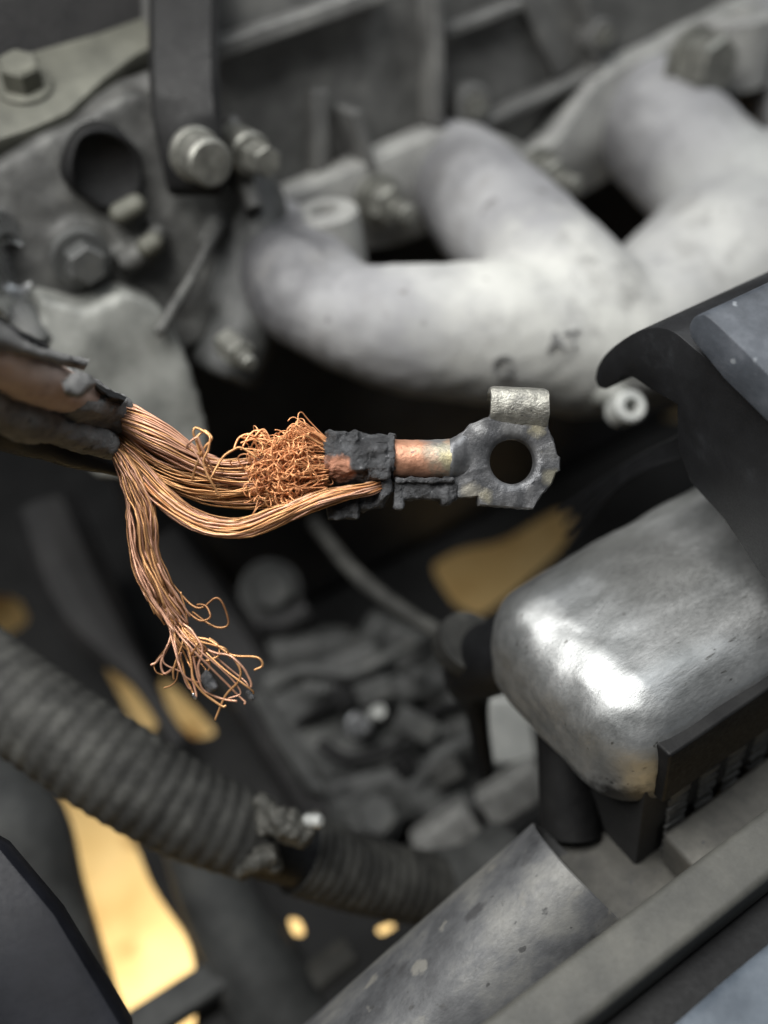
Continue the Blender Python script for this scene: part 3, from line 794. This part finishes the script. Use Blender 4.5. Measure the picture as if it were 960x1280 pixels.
M['lug_plate'] = mat('tarnished_lead_eye_plate', [(.28, (.05, .051, .055)), (.46, (.11, .112, .118)), (.6, (.18, .18, .185)), (.8, (.34, .34, .33))], 1.5, detail=9, rough=(.28, .52), metal=.6, bump=.28, bscale=14,
                        spots=[((.36, .33, .22), 2.0, .72), ((.04, .04, .045), 5, .69)],
                        patch=[pt(585, 612, .2, (.36, .34, .29)), pt(606, 622, .14, (.28, .26, .2)), pt(668, 538, .14, (.36, .33, .24), .3), pt(690, 596, .16, (.28, .265, .21)), pt(640, 535, .22, (.26, .26, .26), .3), pt(596, 535, .2, (.4, .4, .4), .2)])
mb.add(vs, fs); build('eye_plate', mb, 'lug_plate', tm, 35, origin=po_)

# folded ear on top of the eye
arc = [(533, .19), (526, .3), (518, .40), (508, .46), (498, .44), (490, .34), (485.5, .18), (484, -.05), (486, -.3), (492, -.5)]
inn = [(y + (6 if y < 500 else 1), z - .2) for y, z in arc]
arc = spline(arc, 22); inn = spline(inn, 22)
vs = []; fs = []; cols = 16
for j in range(cols + 1):
    f = j / cols; x = 611.5 + 72 * f
    e = 1.0 if 0 < j < cols else .93
    for (y, z) in arc + inn[::-1]:
        yy = 508 + (y - 508) * e
        nz = noise.noise(Vector((x / 9, y / 9, 2))) * .03 + noise.noise(Vector((x / 3, y / 3, 7))) * .012
        taper = (1 - .03 * abs(2 * f - 1) ** 4)
        vs.append(Q(647.5 + (x - 647.5) * (1 if y > 505 else .985) + noise.noise(Vector((y / 9, j * .2, 0))) * .8, yy + (f - .5) * 3, z * taper + nz))
kk = len(arc) * 2
for j in range(cols):
    for q in range(kk):
        q2 = (q + 1) % kk
        fs.append((j * kk + q, j * kk + q2, (j + 1) * kk + q2, (j + 1) * kk + q))
fs += [tuple(range(kk)), tuple(range(cols * kk, cols * kk + kk))[::-1]]
mb = MB(); mb.add(vs, fs); build('folded_ear', mb, 'lug_bright', tm, 40)

# pressed shoulder between barrel and eye
mb = MB()
sec = [(561, 574, 25, .52), (566, 573, 26, .53), (576, 569, 28, .42), (588, 566, 31, .26), (604, 566, 34, .16), (616, 566, 34, .1)]
for i in range(len(sec) - 1):
    pass
vs = []; fs = []; nk = 17
sp = spline(sec, 24)
for (x, y, hy, hz) in sp:
    for q in range(nk):
        an = math.pi * q / (nk - 1)
        w_ = math.sin(an) ** .7
        yy = y - math.cos(an) * hy
        if x > 570: yy = max(yy, 577 - (x - 560) * .95 - 22)
        vs.append(Q(x, yy, hz * w_ + .02 + noise.noise(Vector((x / 10, yy / 10, 4))) * .03))
for i in range(len(sp) - 1):
    for q in range(nk - 1):
        fs.append((i * nk + q, i * nk + q + 1, (i + 1) * nk + q + 1, (i + 1) * nk + q))
# only the part left of the eye is kept
mb.add(vs, [f for f in fs if all(math.hypot((vs[i].x * 45 + 480) - HC[0], (640 - vs[i].y * 45) - HC[1]) > 42 for i in f)])
build('shoulder', mb, 'lug', tm, 0)

# barrel: copper showing through, gilded end
bo = Q(530, 574)
M['barrel'] = mat('worn_copper_and_gilt_barrel', [(.3, (.36, .17, .1)), (.5, (.6, .31, .2)), (.75, (.68, .4, .28))], 1.4, detail=8, rough=(.3, .55), metal=.55, bump=.4, bscale=9,
                  spots=[((.06, .06, .065), 2.6, .62)],
                  patch=[(ROT @ Vector((.72, .1, .45)), .62, (.3, .28, .22), .4), (ROT @ Vector((.6, .0, .55)), .22, (.46, .4, .22), .3), (ROT @ Vector((.84, .1, .4)), .14, (.52, .5, .46), .2), (ROT @ Vector((0.3, .72, .1)), .42, (.24, .235, .23), .2)])
mb = MB(); vs = []; fs = []; nk = 28; nx = 26
for i in range(nx + 1):
    x = 488 + 75 * i / nx
    rr = 25.5 - 1.6 * math.sin(math.pi * i / nx)
    for q in range(nk):
        an = 2 * math.pi * q / nk
        r2 = rr + noise.noise(Vector((x / 12, math.cos(an) * 2, math.sin(an) * 2))) * 1.0
        vs.append(Q(x, 574 - math.cos(an) * r2, math.sin(an) * r2 / 45))
for i in range(nx):
    for q in range(nk):
        fs.append((i * nk + q, i * nk + (q + 1) % nk, (i + 1) * nk + (q + 1) % nk, (i + 1) * nk + q))
mb.add(vs, fs); build('barrel', mb, 'barrel', tm, 0, origin=bo)

# charred lower flange with a split seam
mb = MB()
rbox(mb, Q(532, 613, .12), ID, (.86, .27, .26), .1, 2, 2)
rbox(mb, Q(530, 601, .3), ID, (.8, .07, .2), .05, 2, 2)
rbox(mb, Q(498, 620, .12), ID, (.13, .4, .3), .1, 2, 2)
rbox(mb, Q(557, 617, .12), ID, (.13, .3, .28), .1, 2, 2)
rbox(mb, Q(578, 615, .02), ID, (.5, .16, .14), .1, 2, 2)
mb = remeshed(mb, .03, 3, [(.1, 2.2), (.04, 6), (.012, 14)])
build('split_flange', mb, 'char', tm, 0)

# charred crimp sleeve
co = Q(452, 575)
M['char_patch'] = mat('charred_crimp_with_bare_copper', [(.28, (.018, .018, .02)), (.48, (.05, .051, .054)), (.62, (.11, .112, .118)), (.8, (.27, .27, .27))], 2.0, detail=8, rough=(.32, .62), metal=.3, bump=.9, bscale=12,
                      spots=[((.24, .24, .25), 8, .68)], patch=[(ROT @ Vector((-.62, -.32, .55)), .46, (.56, .27, .17), .14)])
mb = MB()
tube(mb, [Q(408, 572), Q(424, 572), Q(452, 573), Q(480, 574), Q(492, 574)], [.72, .73, .70, .68, .66], 24)
rbox(mb, Q(430, 552, .3), ID, (.42, .28, .35), .1, 2, 1)
rbox(mb, Q(462, 575, .5), ID, (.5, .34, .3), .12, 2, 1)
rbox(mb, Q(474, 590, .5), ID, (.32, .25, .26), .1, 2, 1)
tube(mb, [Q(487, 574), Q(494, 574)], [.72, .7], 24)
cr = remeshed(mb, .028, 5, [(.13, 1.6), (.07, 3.5), (.03, 8), (.012, 18)])
build('crimp_sleeve', cr, 'char_patch', tm, 0, origin=co)
mb = MB()
rbox(mb, Q(429, 635, .1), ID, (.44, .33, .4), .08, 2, 1); rbox(mb, Q(452, 628, .0), ID, (.4, .2, .35), .1, 2, 1)
tube(mb, [Q(452, 632, .1), Q(474, 628, .2), Q(484, 612, .3), Q(482, 596, .4)], [.2, .22, .2, .16], 12)
build('lower_lobe', remeshed(mb, .028, 3, [(.1, 2.4), (.04, 6), (.012, 14)]), 'char', tm, 0)
mb = MB(); rev(mb, Q(578, 587, .2), Vector((0, 0, 1)), [(-.1, .09), (.03, .08), (.06, .04)], 10); build('rivet_dent', mb, 'char', tm, 40)

# ================================================================== CABLE
cb = thing('frayed_cable', 'burnt cable with frayed copper strands spilling from cracked grey insulation', 'cable', P(140, 540, 24))
mb = MB(); ptube(mb, [(-90, 402, 17, 50), (0, 452, 19.6, 38), (50, 476, 21, 32), (100, 499, 22.6, 28)], 40, 24)
mb = remeshed(mb, .08, 2, [(.1, .8), (.03, 3)]); build('inner_insulation', mb, 'pink_sheath', cb, 0)
mb = MB(); ptube(mb, [(72, 489, 21.9, 31), (100, 500, 22.6, 32), (128, 511, 23.4, 30), (150, 518, 23.9, 26)], 20, 24)
mb = remeshed(mb, .05, 2, [(.16, 1.3), (.05, 4), (.02, 12)]); build('outer_insulation', mb, 'sheath', cb, 0)
mb = MB(); ptube(mb, [(-90, 470, 18, 34), (0, 512, 20.4, 30), (60, 532, 22, 26), (110, 548, 23.2, 22), (140, 560, 23.8, 17)], 40, 20)
mb = remeshed(mb, .06, 2, [(.14, 1.1), (.04, 4), (.02, 10)]); build('outer_insulation', mb, 'sheath', cb, 0)
mb = MB(); ptube(mb, [(-90, 500, 20, 40), (0, 536, 22, 30), (70, 560, 23.6, 20), (120, 578, 24.6, 14), (152, 592, 25, 6)], 30, 18)
mb = remeshed(mb, .08, 2, [(.12, 1.2)]); build('dark_insulation', mb, 'plastic', cb, 0)


def flap(rows, th, mt, name='torn_flap'):
    """rows: list of (upper edge, lower edge) pixel+depth pairs"""
    vs = []; fs = []; nn = 9
    up = spline([r[0] for r in rows], 22); dn = spline([r[1] for r in rows], 22)
    for a, b in zip(up, dn):
        for q in range(nn):
            f = q / (nn - 1); bulge = math.sin(math.pi * f) * .9
            x, y, d = [a[i] + (b[i] - a[i]) * f for i in range(3)]
            x += noise.noise(Vector((x / 9, y / 9, 2))) * 2; y += noise.noise(Vector((x / 9, y / 9, 6))) * 2
            d -= bulge * .35 + noise.noise(Vector((x / 14, y / 14, 4))) * .12
            vs.append((x, y, d))
    N = len(vs); front = [P(*v) for v in vs]; back = [P(v[0], v[1], v[2] + th) for v in vs]
    R_ = len(up)
    for i in range(R_ - 1):
        for q in range(nn - 1):
            a = i * nn + q; fs.append((a, a + 1, a + nn + 1, a + nn)); fs.append((N + a, N + a + nn, N + a + nn + 1, N + a + 1))
    ring = [i * nn for i in range(R_)] + [(R_ - 1) * nn + q for q in range(1, nn)] + [i * nn + nn - 1 for i in range(R_ - 2, -1, -1)] + [q for q in range(nn - 2, 0, -1)]
    for i in range(len(ring)):
        a, b = ring[i], ring[(i + 1) % len(ring)]; fs.append((a, b, b + N, a + N))
    mb = MB(); mb.add(front + back, fs)
    return build(name, mb, mt, cb, 50)


flap([((-80, 350, 16.4), (-80, 420, 16.2)), ((0, 402, 18.6), (0, 440, 18.4)), ((35, 425, 19.6), (40, 446, 19.4)), ((75, 440, 20.8), (72, 456, 20.6)), ((112, 449, 21.8), (106, 463, 21.8))], .12, 'sheath')
flap([((-80, 330, 16.6), (-80, 352, 16.6)), ((0, 398, 19), (0, 412, 18.9)), ((40, 420, 20), (46, 432, 19.9)), ((60, 432, 20.6), (62, 438, 20.6))], .1, 'plastic')
flap([((78, 476, 20.6), (82, 494, 20.5)), ((95, 464, 20.8), (98, 498, 20.6)), ((112, 468, 21.2), (112, 490, 21.0)), ((122, 478, 21.8), (118, 484, 21.8))], .12, 'sheath')
flap([((118, 478, 22.2), (118, 486, 22.2)), ((138, 488, 22.8), (136, 500, 22.8)), ((158, 496, 23.2), (152, 506, 23.2))], .1, 'plastic')


MASS = {}


def bundle(n, path, mts, rad=1.2, twist=2.0, jit=1.0, seg=34, ends=0.0, name='copper_strand'):
    """path: (px, py, depth, spread px).  Every strand is one thin tube."""
    for s in range(int(n * 2.2)):
        an0 = random.uniform(0, 6.283); ro = math.sqrt(random.random()); ph = random.uniform(0, 100); tw = twist * random.uniform(.6, 1.3)
        t0 = random.uniform(0, ends * .3); t1 = 1 - random.uniform(0, ends)
        base = spline(path, seg); pts = []
        for i, (x, y, d, r) in enumerate(base):
            t = i / seg
            if t < t0 or t > t1: continue
            a = an0 + tw * t
            w1 = noise.noise(Vector((ph, t * 5, 0))) * jit * 5; w2 = noise.noise(Vector((ph + 50, t * 5, 3))) * jit * 5
            w1 += noise.noise(Vector((ph, t * 16, 9))) * jit * 1.6; w2 += noise.noise(Vector((ph + 9, t * 16, 9))) * jit * 1.6
            x2 = base[min(i + 1, seg)][0] - base[max(i - 1, 0)][0]; y2 = base[min(i + 1, seg)][1] - base[max(i - 1, 0)][1]
            l = math.hypot(x2, y2) or 1
            off = math.cos(a) * ro * r + w1
            pts.append(P(x - y2 / l * off, y + x2 / l * off, d - (math.sin(a) * ro * r + w2) * d / F))
        if len(pts) > 3:
            mb = MB(); tube(mb, pts, rad * random.uniform(.85, 1.15) * 24 / F, 6)
            if s < n: build(name, mb, random.choice(mts), cb, 0)
            else:
                q = MASS.setdefault(random.choice(mts), MB()); q.add(mb.v, mb.f)


# tight twisted core leaving the sheath
bundle(40, [(126, 510, 23.7, 13), (160, 522, 23.7, 18), (200, 546, 23.6, 19), (246, 576, 23.7, 14), (285, 590, 23.8, 17), (340, 592, 23.9, 26), (412, 590, 24, 24)], ['copper_a', 'copper_a', 'copper_b'], twist=2.6, jit=.35, ends=.45)
# middle bundle
bundle(48, [(138, 522, 24.1, 12), (170, 556, 24.2, 17), (220, 592, 24.2, 22), (280, 606, 24.2, 28), (340, 604, 24.2, 30), (412, 598, 24.1, 24)], ['copper_b', 'copper_b', 'copper_d', 'copper_a'], twist=2.2, jit=.95, ends=.2)
# lower sagging loop up to the crimp
bundle(46, [(136, 552, 24.0, 8), (168, 582, 23.9, 12), (205, 622, 23.6, 14), (250, 652, 23.4, 14), (300, 660, 23.3, 13), (350, 644, 23.2, 12), (395, 626, 23.2, 11), (432, 616, 23.3, 9), (462, 611, 23.45, 7), (486, 604, 23.9, 4)], ['copper_b', 'copper_a', 'copper_d', 'copper_d', 'copper_c'], twist=1.6, jit=1.0)
# hanging bundle
bundle(26, [(140, 556, 23.7, 7), (163, 598, 23.5, 13), (177, 640, 23.4, 18), (181, 690, 23.3, 18), (202, 745, 23.2, 19), (228, 790, 23.2, 20)], ['copper_a', 'copper_b', 'copper_a', 'copper_d'], twist=1.4, jit=1.1, rad=1.25, ends=.25)


def one(path, mts='copper_b', rad=1.45, n=40):
    s = spline([tuple(map(float, p)) for p in path], n); ph = random.uniform(0, 99)
    pts = [P(a + noise.noise(Vector((ph, i * .15, 0))) * 2, b + noise.noise(Vector((ph, i * .15, 5))) * 2, d) for i, (a, b, d) in enumerate(s)]
    mb = MB(); tube(mb, pts, rad * 24 / F, 6); return build('copper_strand', mb, mts, cb, 0)


# frayed ends of the hanging bundle
for pth, mt in (
    ([(206, 760, 23.2), (232, 792, 23.1), (262, 800, 23), (288, 818, 22.9), (322, 822, 22.8), (328, 832, 22.8), (318, 838, 22.8)], 'copper_b'),
    ([(212, 765, 23.2), (245, 800, 23), (280, 812, 23), (300, 835, 22.9), (298, 852, 22.9), (280, 872, 23), (268, 900, 23)], 'copper_b'),
    ([(226, 790, 23.2), (262, 812, 23), (292, 822, 22.8), (312, 848, 22.8), (314, 860, 22.8)], 'copper_a'),
    ([(192, 700, 23.3), (222, 738, 23.3), (248, 760, 23.2), (268, 748, 23.2), (276, 752, 23.2), (286, 778, 23.2), (272, 784, 23.2), (240, 765, 23.3)], 'copper_d'),
    ([(200, 715, 23.3), (230, 758, 23.2), (250, 776, 23), (262, 770, 23), (258, 758, 23.1), (246, 756, 23.2)], 'copper_d'),
    ([(205, 755, 23.3), (216, 790, 23.2), (206, 815, 23.1), (194, 828, 23.1), (189, 832, 23.1)], 'copper_a'),
    ([(200, 760, 23.3), (214, 795, 23.2), (201, 825, 23.1), (205, 842, 23.1), (222, 830, 23), (226, 815, 23)], 'copper_a'),
    ([(210, 770, 23.3), (222, 800, 23.2), (230, 840, 23.1), (243, 870, 23)], 'copper_b'),
    ([(216, 770, 23.3), (232, 800, 23.2), (240, 840, 23.1), (245, 872, 23)], 'copper_a'),
    ([(220, 780, 23.2), (240, 815, 23), (248, 850, 23), (262, 868, 23), (296, 876, 23)], 'copper_a'),
    ([(222, 785, 23.2), (246, 810, 23.1), (256, 826, 23), (272, 820, 23), (274, 808, 23.1), (262, 798, 23.1)], 'copper_b'),
    ([(214, 780, 23.1), (236, 812, 23), (240, 846, 22.9), (250, 862, 22.9), (272, 880, 22.9), (284, 882, 22.9)], 'copper_b'),
    ([(224, 790, 23.2), (244, 806, 23.1), (262, 830, 23), (256, 846, 23), (258, 858, 23)], 'copper_d'),
    ([(222, 776, 23.1), (240, 790, 23), (252, 812, 22.9), (247, 836, 22.9), (252, 852, 22.9)], 'copper_a'),
    ([(150, 565, 23.9), (190, 605, 23.7), (186, 625, 23.7), (182, 648, 23.6), (192, 690, 23.6), (215, 740, 23.5)], 'copper_d'),
    # loose loops over the middle
    ([(262, 590, 23.2), (250, 560, 22.9), (241, 542, 22.8), (246, 534, 22.8), (262, 545, 22.7), (261, 562, 22.7), (253, 578, 22.7), (264, 602, 22.7), (276, 622, 22.8)], 'copper_b'),
    ([(268, 596, 23.2), (256, 566, 22.8), (248, 548, 22.7), (238, 552, 22.7), (232, 560, 22.8), (242, 562, 22.8), (258, 590, 22.8)], 'copper_a'),
    ([(240, 600, 23.1), (246, 580, 22.9), (256, 560, 22.8), (264, 548, 22.8), (256, 538, 22.9), (246, 548, 22.8), (250, 570, 22.8)], 'copper_b'),
    ([(262, 600, 22.9), (280, 570, 23), (300, 560, 23), (320, 572, 23)], 'copper_b'),
):
    one(pth, mt)


for k in range(15):
    x0, y0 = random.uniform(205, 236), random.uniform(758, 786); x1, y1 = random.uniform(192, 322), random.uniform(815, 880); b = random.uniform(-22, 22)
    pts = [(x0 - 8, y0 - 34, 23.25), (x0, y0, 23.2), (x0 * .6 + x1 * .4 + b * .5, y0 * .6 + y1 * .4, 23.1 - random.uniform(0, .3)), (x1 + b, y1 - 12, 23 + random.uniform(-.3, .3)), (x1, y1, 23)]
    one(pts, random.choice(['copper_a', 'copper_b', 'copper_d', 'copper_a']), random.uniform(.95, 1.35))


# curly orange tangle in front of the crimp
def inside(p, c, r):
    q = Vector(((p.x - c.x) / r[0], (p.y - c.y) / r[1], (p.z - c.z) / r[2])); return q.length


TCn = Q(356, 591, .35); TR = (1.25, 1.1, .8)
def curl(long):
    if random.random() < .72:
        y0 = random.uniform(548, 618)
        p = Q(409 + random.uniform(-3, 4), y0, random.uniform(-.3, .62)); d = Vector((-1, (583 - y0) / 60 + random.gauss(0, .18), random.uniform(-.2, .5))).normalized(); free = random.randint(4, 20)
    else:
        p = TCn + Vector((random.uniform(-1.0, .5), random.uniform(-.9, .8), random.uniform(0, .6))); d = Vector((random.gauss(0, 1), random.gauss(0, 1), random.gauss(0, .6))).normalized(); free = 0
    om = Vector((0, 0, 0)); pts = [p.copy()]; st_ = .05; crl = random.choice((.05, .08, .12, .17, .22))
    for k in range(long):
        om = om * .88 + Vector((random.gauss(0, 1), random.gauss(0, 1), random.gauss(0, 1))) * (.025 if k < free else crl)
        ang = om.length * .55
        if ang > 1e-4: d = Matrix.Rotation(min(ang, .6), 3, om.normalized()) @ d
        e = inside(p, TCn, TR)
        if e > random.uniform(.7, 1.35) and k > free: d = (d + (TCn - p).normalized() * .4).normalized()
        if p.z > -24 + 1.05: d = (d + Vector((0, 0, -.3))).normalized()
        p = p + d.normalized() * st_; pts.append(p.copy())
    return pts


for s in range(90):
    mb = MB(); tube(mb, curl(random.randint(26, 66)), .9 * random.uniform(.85, 1.15) / 45, 5)
    build('copper_strand', mb, random.choice(['copper_c', 'copper_c', 'copper_c', 'copper_b', 'copper_e']), cb, 0)
mb = MB()
for s in range(300): tube(mb, curl(random.randint(20, 60)), .8 * random.uniform(.85, 1.15) / 45, 5)
tag(build('copper_fuzz', mb, 'copper_c', cb, 0), kind='stuff')
# flyaway ends above the tangle
for k in range(9):
    x = random.uniform(318, 384); e = random.uniform(-28, 6)
    one([(x + random.uniform(-6, 26), 574, 23.6), (x + random.uniform(-8, 12), 558, 23.5), (x + e * .3, 544 + random.uniform(-4, 8), 23.4), (x + e, 541 + random.uniform(-6, 12), 23.4), (x + e * 1.5 + random.uniform(-8, 8), 546 + random.uniform(-8, 18), 23.3)], 'copper_c', 1.3, 20)
for k_, q in MASS.items(): tag(build('strand_mass', q, k_, cb, 0), kind='stuff')
# melted beads at the ends
for (px, py, d, rp, mt) in ((262, 853, 22.9, 11, 'char'), (312, 869, 22.8, 5, 'char'), (243, 870, 23, 3.2, 'chrome')):
    mb = MB(); r = rp * d / F
    rbox(mb, P(px, py, d), (Vector((.85, .5, .1)).normalized(), Vector((-.5, .85, 0)).normalized(), Vector((0, 0, 1))), (r * .75, r * 1.3, r * .75), r * .74, 4, 2, (r * .35, 5))
    build('melted_bead', mb, mt, cb, 50)
